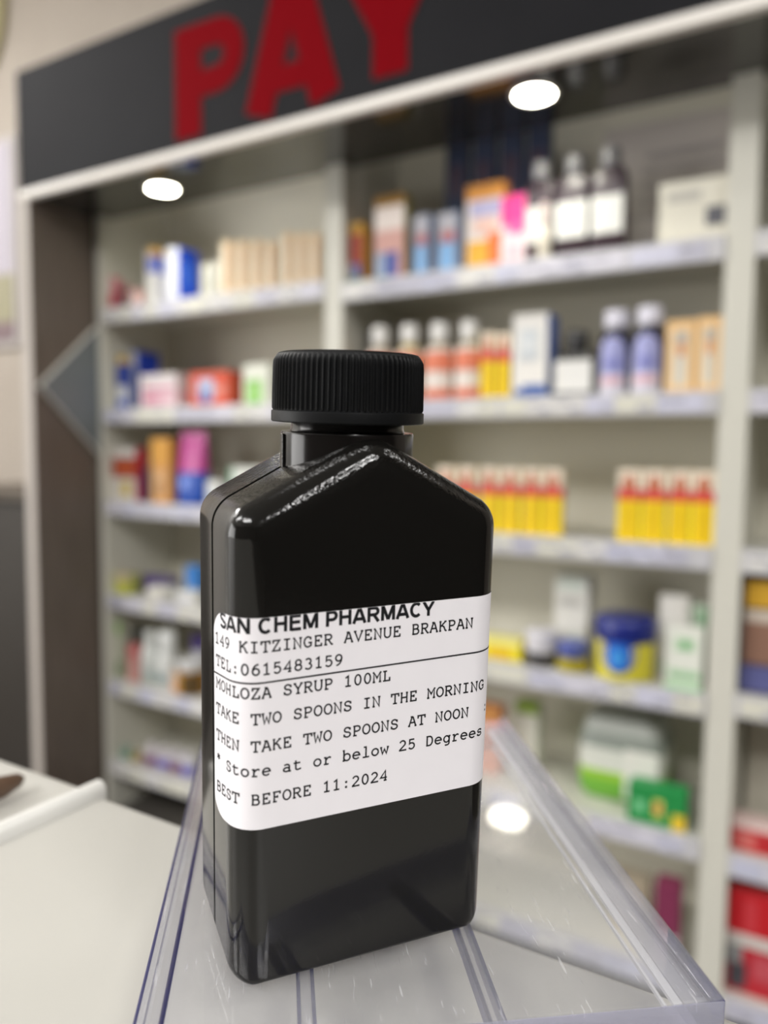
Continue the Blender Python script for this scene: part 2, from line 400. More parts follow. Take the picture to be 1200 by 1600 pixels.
carton('medicine_carton', 'large bright blue box with white front on the top left shelf', 262, 281, 313, 383, z, 'd3d6e2', '1450e0', 'c8d2ea', ((.15, .2, .85, .8, 'e4e6ee'),), ((.2, .35, .7, .75, '3a72f0'),))
carton('medicine_carton', 'small white carton right of the blue box, the shorter of two', 318, None, 333, 413, z, 'dcdcd2', 'd3d4cc', dec=((.2, .4, .8, .7, 'c9cbc2'),), depth=.02)
carton('medicine_carton', 'small white carton next to the cream cartons, the taller of two', 333, None, 348, 408, z, 'e2e1d8', 'd9d8cf', dec=((.2, .2, .8, .5, 'cfcfc4'),), depth=.02)
for blk, xs, tp in (('left', [348, 370, 392, 414, 436], 376), ('right', [440, 461, 482, 503], 364)):
    for k in range(len(xs)-1):
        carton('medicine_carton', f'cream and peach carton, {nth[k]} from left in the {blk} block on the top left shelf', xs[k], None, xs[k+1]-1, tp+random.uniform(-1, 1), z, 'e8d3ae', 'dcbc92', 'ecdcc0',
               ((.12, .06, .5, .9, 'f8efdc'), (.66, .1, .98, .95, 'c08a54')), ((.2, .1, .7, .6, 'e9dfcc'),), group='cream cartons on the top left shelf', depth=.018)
# left bay, second shelf
z = ZL[1]
carton('medicine_carton', 'narrow blue carton with yellow top on the second left shelf', 184, None, 208, 556, z, 'd6d8de', '3a4ea8', 'c4a63c', ((.0, .45, 1, .85, '2d4296'), (.1, .85, .9, 1, 'c2a03a'), (.1, .02, .8, .2, '4a66c0')), ((0, .85, 1, 1, 'c2a03a'),), depth=.02)
carton('medicine_carton', 'bright blue box standing behind the pink and white box', 207, 216, 250, 547, z, 'b9c0dc', '1c44c8', '98a8e0', Yf=1.85)
carton('medicine_carton', 'white box printed in pink on the second left shelf', 220, 276, 298, 584, z, 'e9dfe0', 'e4dade', 'efeae8', ((.08, .5, .95, .62, 'd77a9a'), (.08, .12, .6, .4, 'dd92aa'), (.65, .1, .95, .4, 'e6b8c6')), ((.1, .2, .9, .5, 'e2b4c2'),))
carton('medicine_carton', 'orange-red box with white and blue emblem on the second left shelf', 298, 358, 379, 580, z, 'd2471e', 'c23c17', 'da5a30', ((.1, .35, .9, .6, 'd98c7c'), (.22, .2, .62, .8, 'b9c4e0'), (.3, .1, .5, .5, '4a5aa6')), ((.1, .2, .5, .8, 'd4603c'),))
carton('medicine_carton', 'white and green box right of the orange-red box', 381, 420, 440, 568, z, 'e2e4d6', 'dcdfd2', 'eceadf', ((.1, .05, .75, .62, '86c258'), (.2, .2, .55, .45, 'a6d684')))
# left bay, third shelf
z = ZL[2]
carton('medicine_carton', 'red and white carton with yellow dot at the wooden panel end', 168, 211, 229, 700, z, 'd8d2cc', 'c8283c', 'd9d4cf', ((0, .45, 1, .82, 'a04a3a'), (.15, .56, 1, .68, 'cc5a1c'), (.4, .1, .75, .38, 'cfb43c')), ((.0, .7, .6, 1, 'd83044'), (.55, .0, 1, .6, '6a4890')))
carton('medicine_carton', 'orange upright carton on the third left shelf', 236, None, 279, 685, z, 'd99a4c', 'cf8d4a', 'e2ac5a', ((.0, .62, 1, 1, 'e0a23c'), (.1, .08, .8, .5, 'dcae7c'), (.3, .1, .6, .35, 'a87844')), ((0, .6, 1, 1, 'd08a3a'),))
# pouch with a flat crimped top
def pouch(label, x0, x1, top, zs, up, low, Yf=1.79):
    xa, xb = facing(x0, Yf), facing(x1, Yf); wd = (xb-xa)*.86; zt = at((x0+x1)/2, top, Yf).z-zs
    t = thing('refill_pouch', label, 'pouch', ((xa+xb)/2, Yf, zs+.0005))
    q = MB(); pr = [(0, .9, .030), (.02, 1, .034), (.25, 1, .030), (.45, .99, .026)]
    def ring(f, sx, dy): return [(wd/2*sx*math.cos(2*PI*k/24)*(1/max(abs(math.cos(2*PI*k/24)), abs(math.sin(2*PI*k/24)))**.7), dy*math.sin(2*PI*k/24), f*zt) for k in range(24)]
    q.rings([ring(*a_) for a_ in pr], mat(low, .3), True, False)
    q.rings([ring(*a_) for a_ in [(.45, .99, .026), (.65, .97, .019), (.85, .95, .009)]], mat(up, .3), False, False); q.build('bag', t, 60)
    q = MB(); q.rings([ring(*a_) for a_ in [(.85, .95, .009), (.88, .94, .002), (1, .94, .002)]], mat(up, .35), False, True); q.build('crimped_seal', t, 30)
    q = MB(); q.rings([[(-.01+r*math.cos(2*PI*k/20), -.0335-e, zt*.30+r*math.sin(2*PI*k/20)) for k in range(20)] for r, e in ((.02, 0), (.02, .001))], mat('6f92ea', .3)); q.build('round_print', t)
pouch('magenta and blue pouch standing right of the orange carton', 279, 327, 675, z, 'bf4a92', '2452b4')
carton('medicine_carton', 'low white box right of the magenta and blue pouch', 322, None, 356, 752, z, 'dfe0dc', 'd6d8d6', dec=((.1, .3, .6, .6, 'bcc9d8'),), Yf=1.765)
carton('medicine_carton', 'white box with green edge beside the black bottle neck, third left shelf', 358, 410, 430, 731, z, 'dfe2da', 'd5dad2', 'e6e8e0', ((0, 0, .1, 1, '5a9a78'), (.25, .35, .85, .6, 'c4d4c8')))
# left bay, fourth shelf
z = ZL[3]
carton('medicine_carton', 'yellow-green box at the wooden panel end of the fourth left shelf', 166, 200, 217, 897, z, 'bcbf52', 'a9ad5c', 'c8b9a4', ((.1, .62, .9, .95, 'cbb9a2'), (.15, .1, .8, .5, 'c6c648')))
carton('medicine_carton', 'dark purple box behind the white round tub', 218, 262, 278, 902, z, '57487e', '4a3c70', '6a5c90', ((.1, .4, .6, .7, '7a6ca0'),), Yf=1.84)
bottle('white_tub', 'small white round tub in front of the dark purple box', 232, 272, 916, z, 'dcd9d0', 'e8e6de', capfrac=.4, capw=.98, Yf=1.785, shoulder=.9, cat='tub')
carton('medicine_carton', 'bright blue carton beside the black bottle on the fourth left shelf', 288, None, 322, 886, z, '2a78c4', '2468b0', '4a94d6', ((.15, .1, .7, .4, '8ab8e0'),), Yf=1.82)
carton('medicine_carton', 'low white carton in front of the bright blue carton', 272, None, 318, 925, z, 'd9d8d2', 'cfcfcb', dec=((.2, .2, .7, .6, 'c4c6d2'),), Yf=1.765)
# left bay, fifth shelf
z = ZL[4]
carton('medicine_carton', 'white carton with green top at the wooden panel end of the fifth left shelf', 172, None, 192, 972, z, 'c9cbb8', 'bcc0aa', '86a85a', ((.05, .8, .95, .98, '7cae4a'), (.1, .05, .9, .3, '6a8a5c')), depth=.025)
bottle('spray_bottle', 'dark capped bottle behind the salmon pink carton', 194, 212, 978, z, '8c8a80', '44443c', capfrac=.34, capw=.9, Yf=1.86)
carton('medicine_carton', 'salmon pink carton on the fifth left shelf', 194, None, 219, 1008, z, 'cf918a', 'c0857e', 'c86a6a', ((.1, .75, .9, .95, 'c86066'), (.3, .1, .8, .5, 'd8aaa2')), depth=.025)
bottle('lotion_bottle', 'white bottle right of the salmon pink carton', 219, 243, 985, z, 'd7dad6', 'e4e6e2', 'aeb8b4', capfrac=.2, capw=.6, labspan=(.1, .35))
bottle('lotion_bottle', 'white bottle with grey band, nearer the black bottle', 244, 273, 985, z, 'dcdedb', 'eceeec', '98a6a6', capfrac=.3, capw=.8, labspan=(.15, .4))
carton('medicine_carton', 'peach and white low carton between white bottle and amber jar', 262, None, 284, 1052, z, 'dfc8ba', 'd4b8a8', dec=((.1, .1, .8, .4, 'd49a7c'),), depth=.02, Yf=1.765)
bottle('amber_jar', 'amber jar with white lid beside the black bottle', 277, 316, 1030, z, 'a8741c', 'dcdcdc', '5a4420', capfrac=.28, capw=.95, labspan=(.05, .9), dec=((0, .5, 0, 1, 'b8841c'),), cat='jar', shoulder=.9)
bottle('pill_bottle', 'small violet-capped bottle behind the amber jar', 296, 318, 990, z, 'd6d6dc', '5a4a90', capfrac=.3, capw=.8, Yf=1.88)
# left bay, sixth shelf
z = ZL[5]
carton('medicine_carton', 'small teal carton low on the sixth left shelf', 182, None, 197, 1166, z, '5f9a86', '6a9a8a', 'b4beb4', ((.1, .5, .9, .9, 'a9b4aa'),), depth=.02)
carton('medicine_carton', 'small yellow-brown carton low on the sixth left shelf', 198, None, 214, 1172, z, 'b49a4a', 'a8904a', 'c8c2b0', ((.1, .55, .9, .95, 'b8b2a2'),), depth=.02)
for k, (a_, c1, c2) in enumerate(((221, '7a3a72', 'c6bec2'), (242, '7468c0', 'cac4ca'), (262, '74345e', 'c2bcc2'), (281, '6e66c4', 'cac8d0'))):
    bottle('syrup_bottle', f'small {"magenta" if k % 2 == 0 else "violet"} bottle with pale top, {nth[k]} from left on the sixth left shelf', a_, a_+20, 1158+k*5, z, c2, 'd6d2d4', c1, capfrac=.2, capw=.6, labspan=(.05, .55), group='purple bottles on the sixth left shelf')

# middle bay, top shelf
z = ZM[0]
carton('medicine_carton', 'small red and yellow carton beside the left upright of the middle bay', 540, 564, 579, 348, z, 'a8402c', 'c89a1c', 'c89c24', ((0, .82, 1, 1, 'c8962a'), (.0, .0, 1, .12, '4a8a4a'), (.3, .12, .9, .34, '3a4a9a'), (0, .12, .3, .34, 'd8d0d0')), ((.1, 0, .5, .9, 'd2a83a'),))
carton('medicine_carton', 'white carton with yellow top and rosy middle, left of two blue cartons', 583, 628, 637, 305, z, 'd6a49a', '8a7a28', 'c0a42c', ((0, .6, 1, .88, 'efe2da'), (0, .88, 1, 1, 'a87a24'), (.35, .04, .8, .34, '4a56a0'), (.05, .04, .35, .34, '9aaec6'), (.1, 0, .5, .06, '4f9a56'), (.5, 0, .9, .05, 'd0603a')), ((0, .7, 1, 1, '9a8e2c'),))
for k, (a_, b_) in enumerate(((642, 674), (678, 717))):
    carton('medicine_carton', f'pale blue and white carton, the {("left and shorter", "right and taller")[k]} of two beside the orange carton', a_, None, b_, 336-4*k, z, '8fa0be', '7c8cac', 'b8b6b8', ((.05, .6, .95, .98, 'b4b2ba'), (.2, .52, .9, .7, 'b2686a'), (.2, .08, .8, .5, '7db0e0')), group='pale blue cartons on the middle top shelf', depth=.03)
carton('medicine_carton', 'orange and white carton with scalloped print on the middle top shelf', 722, 780, 790, 287, z, 'e6dcd8', 'd88c4c', 'dc9a4a', ((0, .82, 1, 1, 'd8923c'), (.12, .62, .95, .80, 'b4b0d4'), (.05, .02, .6, .34, 'e0a82c'), (.6, .02, 1, .42, 'e0702c'), (.25, .42, .8, .6, 'e6c0b4')), ((0, .02, 1, .5, 'e2742c'),))
carton('medicine_carton', 'hot pink and white carton beside the dark labelled bottles', 776, 812, 818, 306, z, 'e9d6da', 'e2c4cc', 'e83a8e', ((0, .58, 1, 1, 'e8388c'), (.3, .45, 1, .62, 'e05a9c'), (.3, .1, .8, .3, 'dfb9c2')), Yf=1.768)
for k, (a_, b_, tp) in enumerate(((812, 862, 258), (861, 914, 248), (914, 969, 236))):
    bottle('medicine_bottle', f'dark brown bottle with blank white label, {nth[k]} from left beside the pink carton', a_, b_, tp, z, '3a2c34', '9a9aa0', 'dededa', capfrac=.17, capw=.55, labspan=(.24, .66), group='dark brown bottles on the middle top shelf', round_=False, shoulder=.88, r=.3, caprough=.18)
bottle('dropper_bottle', 'tiny cream dropper bottle in front of the dark brown bottles', 832, 852, 318, z, 'd6cfc0', 'c2b0ac', capfrac=.4, capw=.6, Yf=1.766)
carton('medicine_carton', 'wide white box with grey print at the right end of the middle top shelf', 1016, None, 1132, 282, z, 'dcd8ca', 'cfcbbd', 'e2dfd2', ((.12, .68, .62, .84, 'b9b6ae'), (.7, .25, .98, .55, '5a5a62'), (.05, .05, .95, .1, 'cbc8bc')), depth=.05)
for k, a_ in enumerate((690, 731, 772, 813)):
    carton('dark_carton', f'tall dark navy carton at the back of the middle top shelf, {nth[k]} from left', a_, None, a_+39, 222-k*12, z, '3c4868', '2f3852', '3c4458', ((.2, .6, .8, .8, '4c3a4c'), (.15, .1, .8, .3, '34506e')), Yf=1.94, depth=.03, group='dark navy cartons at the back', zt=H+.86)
carton('grey_carton', 'large plain grey carton at the back of the middle top shelf behind the white box', 930, None, 1122, 180, z, 'c2bbb7', 'a8a29e', 'bdb7b3', tuple((.25+.03*k, .35+.1*k, .95, .39+.1*k, 'a9a3a4') for k in range(5)), Yf=1.97, depth=.03, zt=H+.80)
# middle bay, second shelf
z = ZM[1]
for k, (a_, b_) in enumerate(((575, 613), (620, 659), (665, 706), (711, 752))):
    bottle('syrup_bottle', f'white-capped syrup bottle with orange label, {nth[k]} from left behind the black cap', a_, b_, 512-3*k, z, 'a79b84' if k != 1 else 'b09a3a', 'e8e6e2', 'e6dcd4', capfrac=.24, capw=.66, labspan=(.02, .88), dec=((0, 1, 0, .2, 'd8704c'), (.04, .96, .55, .92, 'df7f60')), group='orange labelled syrup bottles', shoulder=.8)
bottle('medicine_bottle', 'dark bottle with black cap beside the upright, above the large black cap', 552, 580, 520, z, '5c4a3a', '3c3630', capfrac=.2, capw=.7, Yf=1.86)
def yellow_pack(label, a_, b_, tp, zs, grp, xf=None):
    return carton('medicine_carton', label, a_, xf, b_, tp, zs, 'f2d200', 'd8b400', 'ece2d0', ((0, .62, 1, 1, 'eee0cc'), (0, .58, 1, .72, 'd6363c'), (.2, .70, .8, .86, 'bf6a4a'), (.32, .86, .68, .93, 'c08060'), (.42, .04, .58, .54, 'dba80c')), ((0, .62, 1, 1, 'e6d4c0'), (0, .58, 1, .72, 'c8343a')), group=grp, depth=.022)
yellow_pack('yellow carton with red stripe, the left of two beside the white and blue box', 750, 774, 520, z, 'yellow cartons on the second shelf')
yellow_pack('yellow carton with red stripe touching the white and blue box', 774, 798, 521, z, 'yellow cartons on the second shelf')
carton('medicine_carton', 'tall white box with blue side and blue foot on the second middle shelf', 798, 851, 867, 490, z, 'e4e1dc', '3466c4', 'ebe8e0', ((.08, 0, 1, .11, '27519c'), (.3, .1, .95, .16, '3a62a8'), (.2, .45, .75, .82, 'c3c9ce'), (.3, .55, .65, .72, 'd5d8da')))
bottle('black_jar', 'squat black bottle with blank white label on the second middle shelf', 866, 930, 519, z, '191818', '1c1b1c', 'e2e1de', capfrac=.30, capw=.5, labspan=(.1, .78), round_=False, shoulder=.86, r=.35)
for k, (a_, b_) in enumerate(((934, 981), (984, 1034))):
    bottle('antacid_bottle', f'navy bottle with white cap and lavender arched label, {("behind left", "nearer the peach cartons")[k]}', a_, b_, 487-6*k, z, '1c1c36', 'dcdae6', 'a0a2d2', capfrac=.21, capw=.80, labspan=(.02, .86), dec=((.0, 1, 0, .34, 'd2cfdc'), (.15, .85, .17, .3, 'd6aab6'), (.3, .75, .45, .62, '7c80be')), group='navy antacid bottles', shoulder=.8, arch=True)
for k, (a_, b_) in enumerate(((1035, 1083), (1083, 1130))):
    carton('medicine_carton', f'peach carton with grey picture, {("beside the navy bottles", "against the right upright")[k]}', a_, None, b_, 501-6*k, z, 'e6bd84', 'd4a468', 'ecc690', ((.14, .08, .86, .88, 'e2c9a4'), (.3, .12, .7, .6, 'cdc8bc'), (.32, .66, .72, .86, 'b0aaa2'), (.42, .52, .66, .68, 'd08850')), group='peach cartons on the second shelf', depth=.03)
# middle bay, third shelf
z = ZM[2]
xs3 = ((684, 715), (716, 748), (752, 784), (784, 817), (818, 850), (850, 884), (968, 1006), (1007, 1046), (1049, 1084), (1085, 1122))
wh = ('leftmost, half behind the black shoulder', 'second from left in the left row', 'third from left in the left row', 'fourth from left in the left row', 'fifth from left in the left row', 'right end of the left row',
      'first from left in the right row', 'second from left in the right row', 'third from left in the right row', 'against the right upright')
for k, (a_, b_) in enumerate(xs3):
    yellow_pack('yellow carton with red stripe on the third shelf, '+wh[k], a_, b_, 729+.8*k, z, 'yellow cartons on the third shelf')
# middle bay, fourth shelf
z = ZM[3]
carton('medicine_carton', 'flat yellow box beside the white label on the fourth middle shelf', 742, None, 832, 999, z, 'e9d82a', 'd8c020', 'f0e890', ((0, .72, 1, 1, 'f0e890'), (.35, .1, .8, .5, 'e2b41c')), depth=.05)
bottle('white_tub', 'white-lidded dark tub in front of the tall white carton', 829, 880, 985, z, '3c3a3a', 'dedce2', capfrac=.62, capw=.98, Yf=1.80, shoulder=.9, cat='tub')
bottle('blue_tub', 'low blue-lidded yellow tub in front of the tall white carton', 880, 930, 1003, z, 'a89a2c', '5560a4', capfrac=.5, capw=.98, Yf=1.782, shoulder=.9, cat='tub')
carton('medicine_carton', 'tall white carton with faint grey print on the fourth middle shelf', 873, 925, 937, 902, z, 'dedcd4', 'e6e4dc', 'c9d4c9', ((.1, .84, .9, .96, 'cdd6cc'), (.15, .66, .8, .76, 'bcbab4'), (.5, .12, .8, .34, 'c2d0c0')), Yf=1.84)
# petroleum jelly jar
def jelly_jar():
    x0, x1, Yf = facing(940, 1.80), facing(1036, 1.80), 1.80; R_ = (x1-x0)/2*.985
    zt = at(988, 963, Yf).z-z
    t = thing('jelly_jar', 'round yellow jelly jar with dark blue lid and blue emblem', 'jar', ((x0+x1)/2, Yf+.0, z+.0005))
    hb = zt*.64
    q = MB(); q.lathe([(R_*.9, 0), (R_*.97, .004), (R_*.97, hb*.9), (R_*.9, hb)], mat('d6cb3e', .25), 40); q.build('body', t, 40)
    q = MB(); q.lathe([(R_, hb), (R_*1.02, hb+.003), (R_*1.02, zt-.008), (R_*.96, zt-.002), (R_*.8, zt)], mat('1c2878', .3), 40); q.build('lid', t, 40)
    q = MB()
    for e, sx, sz, c, cz, up in ((.001, .62, .44, '2340a8', .78, 1.0), (.0016, .46, .34, '2a62c8', .72, .9), (.0022, .26, .2, '3f92dc', .62, .6)):
        n = 24; pts = []
        for k in range(n):
            a_ = 2*PI*k/n; u = sx*math.cos(a_); zz = hb*cz+hb*sz*math.sin(a_)*1.25
            zz = min(zz, hb*.995); an = -PI/2+u*1.0; pts.append(((R_*.97+e)*math.cos(an), (R_*.97+e)*math.sin(an), zz))
        q.v.append(((R_*.97+e)*0, -(R_*.97+e), hb*cz*.8)); c0 = len(q.v)-1; i = q.slot(mat(c, .3)); o0 = len(q.v); q.v += pts
        for k in range(n): q.f.append((c0, o0+k, o0+(k+1) % n)); q.mi.append(i)
    q.build('emblem', t)
jelly_jar()
carton('medicine_carton', 'upright white carton behind the green-printed white carton, beside the jelly jar', 1040, None, 1090, 932, z, 'dfdcd6', 'd2d0ca', 'e6e4de', ((.1, .1, .6, .2, 'a8c8a4'),), depth=.03, Yf=1.83)
carton('medicine_carton', 'narrow green and white carton by the right upright, fourth middle shelf', 1088, None, 1118, 946, z, 'c9d8c4', '7fae86', 'dfe4da', ((.55, .1, .95, .95, '86b48c'),), depth=.03, Yf=1.84)
carton('medicine_carton', 'white carton with green oval and green base in front on the fourth middle shelf', 1052, None, 1114, 982, z, 'e0e2d8', 'd2d6ca', 'e8e8e0', ((.25, .62, .8, .82, 'b4d0ae'), (.42, .66, .68, .78, '6fb074'), (.1, .16, .95, .3, '9cc49a'), (0, 0, 1, .08, '9ccf9c')), depth=.03, Yf=1.762)
# middle bay, fifth shelf
z = ZM[4]
def soft_pack():
    Yf = 1.79; xa, xb = facing(908, Yf), facing(1046, Yf); zt = at(985, 1135, Yf).z-z; wd = xb-xa
    Yf = 1.83; t = thing('tissue_pack', 'large rounded green and white soft pack on the fifth middle shelf', 'pack', (xa, Yf, z+.0005))
    lay = [(0, .012, '6fae3a'), (.10, 0, '6fae3a'), (.26, -.002, '9cc83e'), (.36, -.003, 'd8dad0'), (.62, -.003, '8d948c'), (.8, .004, 'a9ada6'), (.94, .016, 'a9ada6'), (1, .04, 'a9ada6')]
    q = MB()
    for (f0, d0, c0), (f1, d1, c1) in zip(lay[:-1], lay[1:]):
        b = MB(); b.rbox(0, wd, 0, .17, [(f0*zt, d0), (f1*zt, d1)], .035, mat(c0, .35))
        q.add(b.v, b.f, mat(c0, .35))
    q.build('wrapper', t, 50)
    q = MB(); q.box(wd*.58, wd*.97, -.005, -.001, zt*.08, zt*.66, mat('e2e0d8', .4)); q.build('end_label', t, bevel=.002)
soft_pack()
carton('medicine_carton', 'flat green box with yellow corner in front of the soft pack', 1000, None, 1100, 1238, z, '1f8a44', '1c7a3c', '2c9a52', ((.12, .3, .3, .6, '7ac890'), (.45, .25, .62, .7, 'd8d86a'), (.48, .35, .58, .6, 'c8503a'), (.78, 0, 1, .42, 'e2c032')), depth=.05, Yf=1.762)
carton('medicine_carton', 'salmon orange box behind the far corner of the clear stand', 742, None, 800, 1116, z, 'd99a80', 'c8866c', 'd08a5a', ((0, .78, 1, 1, 'c98a4a'),), depth=.05, Yf=1.83, zt=H-.66)
carton('medicine_carton', 'lime green topped white box just right of the clear stand corner', 815, None, 860, 1118, z, 'd9d8cc', 'cfd0c2', 'a8c060', ((0, .84, 1, 1, '9cba50'),), depth=.05, Yf=1.9, zt=H-.655)
# middle bay, bottom shelf
z = ZM[5]
carton('medicine_carton', 'maroon carton low beside the right upright on the bottom middle shelf', 1050, None, 1096, 1392, z, '7c2e4e', '6a2844', '8c3a5a', ((0, .0, 1, .35, 'c8b0ba'),), depth=.05)
carton('medicine_carton', 'beige carton low on the bottom middle shelf left of the maroon carton', 980, None, 1046, 1380, z, 'b0a48e', '9c917c', 'b8ac98', ((.1, .1, .9, .5, 'c2b8a6'),), depth=.05, Yf=1.84)
# right bay
carton('medicine_carton', 'dark carton with yellow top and a tan picture at the right edge', 1172, None, 1262, 905, ZR[3], '3a3136', '2c2629', '4a3c2c', ((.05, .74, .9, .98, 'd0a02c'), (.05, .62, .9, .72, 'cfc2b4'), (.05, .26, .8, .62, '8e6a58'), (.0, .02, .9, .24, '5c5f92')), depth=.06)
carton('medicine_carton', 'flat red and white box above the lower right shelf edge', 1138, None, 1250, 1290, ZR[4], 'c8383c', 'b03034', 'e2c8c2', ((0, .75, 1, 1, 'e6d0ca'), (.1, .15, .5, .6, 'd8746e'), (.6, .1, .95, .55, 'b8242c')), depth=.05)
carton('grey_carton', 'plain pale grey carton at the back behind the flat red and white box', 1190, None, 1300, 1130, ZR[4], 'c6c2b4', 'bab6a8', 'cfcbbd', dec=((.1, .1, .9, .2, 'bdb9ab'),), depth=.05, Yf=1.95)
zz = at(1165, 1470, 1.775).z
carton('medicine_carton', 'red and grey box with dark square print at the lower right edge, underneath', 1132, None, 1262, 1470, ZR[5], 'b92633', '9c2230', 'd0cec6', ((0, .8, 1, 1, 'cfcdc6'), (0, .45, .3, .8, '8e8e8e'), (.06, .08, .38, .5, '4a484e'), (.5, .3, .95, .7, 'c2505a')), depth=.06)
carton('medicine_carton', 'bright red box stacked on the red and grey box', 1136, None, 1262, 1402, zz+.0015, 'c41c26', 'a81820', 'cf3a40', ((.3, .15, .55, .85, 'cc3a42'), (0, 0, 1, .08, 'd8d0cc')), depth=.06)

# ------------------------------------------------------------------ counter by the camera
CZ = H-.111
lam = noise_mat('white_laminate', 'b8b6af', 'bebcb5', 3, .32)
yb = .160
t = thing('counter', 'white laminate counter top under the clear stand', 'counter', (-.2, yb, 0))
solid('worktop', (.0, .29, -.75, 0, CZ-.04, CZ), lam, t, bevel=.002)
solid('base', (.0, .27, -.72, -.03, 0, CZ-.041), mat('c4c1b8', .5), t)
t = thing('counter', 'white raised counter section left of the clear stand with rounded end lip', 'counter', (-.2, yb, 0))
solid('worktop', (-1.1, -.0065, -.75, 0, CZ-.04, CZ+.001), lam, t, bevel=.002)
solid('base', (-1.1, -.011, -.72, -.03, 0, CZ-.041), mat('c4c1b8', .5), t)
q = MB(); n = 12
prof = [(-.006, -.001), (-.006, .001), (-.005, .0025), (-.0035, .003), (-.0018, .0026), (-.0005, .001), (-.0005, -.004)]
q.rings([[(x, y, CZ+.001+z_) for x, z_ in prof] for y in (-.75, -.002, .002)], mat('e2e1dc', .25)); q.build('edge_lip', t, 50)
pa, pb = at_z(-12, 1243, CZ+.004), at_z(37, 1222, CZ+.004)
q = MB(); d = (pb-pa); L = d.length; d.normalize(); sd = d.cross(Vector((0, 0, 1)))
q.rings([[(p + sd*(r*math.cos(2*PI*k/12)) + Vector((0, 0, r*math.sin(2*PI*k/12)))) - pa for k in range(12)] for p, r in ((pa-d*.08, .003), (pb-d*.008, .0034), (pb-d*.002, .0022), (pb, .0006))], mat('5a4434', .4))
o = q.build('pencil', smooth=40); o.location = (pa.x, pa.y, CZ+.0055)
tag(o, 'dark brown rod lying on the white counter at the left edge', 'pencil')

# ------------------------------------------------------------------ clear plastic stand
CM = .01
B = Matrix(((.58827, -.80727, .04753), (.80858, .58637, -.04860), (.01136, .06703, .99769)))
Bo = CAM + Vector((-.08533, .12656, -.09423))
W, D, HS, HP, HCAP, RF = 5.10, 3.26, 8.506, 9.90, 10.008, .55
MBOT = B.to_4x4(); MBOT.translation = Bo; MBOT = MBOT @ Matrix.Scale(CM, 4)
nt_ = Vector((.0238, -.0243, 1)).normalized()
piv = Bo + B @ Vector((0, -.0163+.003, -.0002))
uax = B @ Vector((.964, -.267, 0)); uax = (uax - nt_*uax.dot(nt_)).normalized(); vax = nt_.cross(uax)
Mt = Matrix((uax, vax, nt_)).transposed().to_4x4(); Mt.translation = piv
Mt = Mt @ Matrix.Scale(CM, 4)
off = (Mt.inverted() @ Bo)                  # base centre of the bottle in the stand's own centimetres
u0, u1, v0, v1 = -3.65+off.x, 6.62+off.x, -3.22+off.y, 10.0+off.y
stand = thing('display_stand', 'clear plastic display stand carrying the black bottle', 'stand', M=Mt)
cl = clear('clear_plastic', (.96, .96, .965), .015, 1.45, True, .10)
cl2 = clear('clear_plastic_wall', (.90, .90, .93), .06, 1.45, False, .06)
pur = clear('violet_tinted_plastic_edge', (.22, .22, .52), .08, 1.45, False, .05)
deep = clear('deep_violet_plastic_edge', (.20, .20, .50), .08, 1.45, False, .03)
pale = clear('pale_violet_plastic_edge', (.72, .72, .86), .08, 1.45, False, .2)
hazy = clear('hazy_plastic', (.8, .8, .83), .1, 1.45, False, .3)
frost = clear('frosted_plastic', (.85, .85, .87), .15, 1.45, False, .55)
solid('top_plate', (u0, u1, v0, v1, -.22, 0), cl, stand, bevel=.04)
def drop(u, v):                              # height of the counter under a point of the stand
    p = Mt @ Vector((u, v, 0)); return -(p.z-CZ)/CM/nt_.z
def wall(name, ua, ub, va, vb, mt, low=None):
    q = MB(); z1 = -.225
    c = [(ua, va), (ub, va), (ub, vb), (ua, vb)]
    bt = [max(drop(a, b)+.02, -9) if low is None else low for a, b in c]
    q.add([(a, b, bt[i]) for i, (a, b) in enumerate(c)]+[(a, b, z1) for a, b in c], ((3,2,1,0),(4,5,6,7),(0,1,5,4),(1,2,6,5),(2,3,7,6),(3,0,4,7)), mt)
    return q.build(name, stand)
wall('side_wall', u0, u0+.22, v0, v1, cl2); wall('side_wall', u1-.22, u1, v0, v1, cl2, -1.1)
wall('end_wall', u0+.23, u1-.23, v0, v0+.2, cl2, -1.0); wall('end_wall', u0+.23, u1-.23, v1-.2, v1, cl2, -1.0)
def bead(name, u, r, va, vb, mt, h=0, fl=.7):
    q = MB(); n = 10
    q.rings([[(u+r*math.cos(PI*k/n), v, h-.001+fl*r*math.sin(PI*k/n)) for k in range(n+1)] for v in (va, vb)], mt); return q.build(name, stand, 60)
def lower_strip(name, u, wd, va, vb, mt, z0=-.30, z1=-.225):
    return solid(name, (u-wd/2, u+wd/2, va, vb, z0, z1), mt, stand)
bead('edge_bead', u0+.03, .03, v0, v1, pur); bead('edge_bead', u0+.47, .045, v0, v1, deep, .002)
lower_strip('edge_bead', u0+.13, .03, v0, v1, deep)
for uc in (-.74, 2.55):                       # two ribs under the plate, each seen as a pair of violet edges
    for s_ in (-1, 1): lower_strip('rib_edge', uc+off.x+s_*.13, .07, v0+.2, v1-.2, deep, -.5)
    lower_strip('rib', uc+off.x, .16, v0+.2, v1-.2, cl2, -.45)
lower_strip('frosted_strip', u1-.72, .16, v0+.25, v1-.35, frost)
lower_strip('frosted_strip', u1-.97, .05, v0+.25, v1-1.6, frost)
lower_strip('frosted_strip', u1-.36, .50, v0+.25, v1-.1, hazy, -.27)
bead('edge_rail', u1-.16, .16, v0, v1, cl2); bead('edge_rail', u1-.42, .07, v0+.1, v1-.3, cl2)
q = MB(); q.box(u1-.005, u1+.02, v0, v0+2.0, -1.1, -.03, pur); q.build('edge_bead', stand)
q = MB(); q.box(u0, u1, v0-.02, v0+.001, -.9, -.03, pale); q.build('edge_bead', stand)

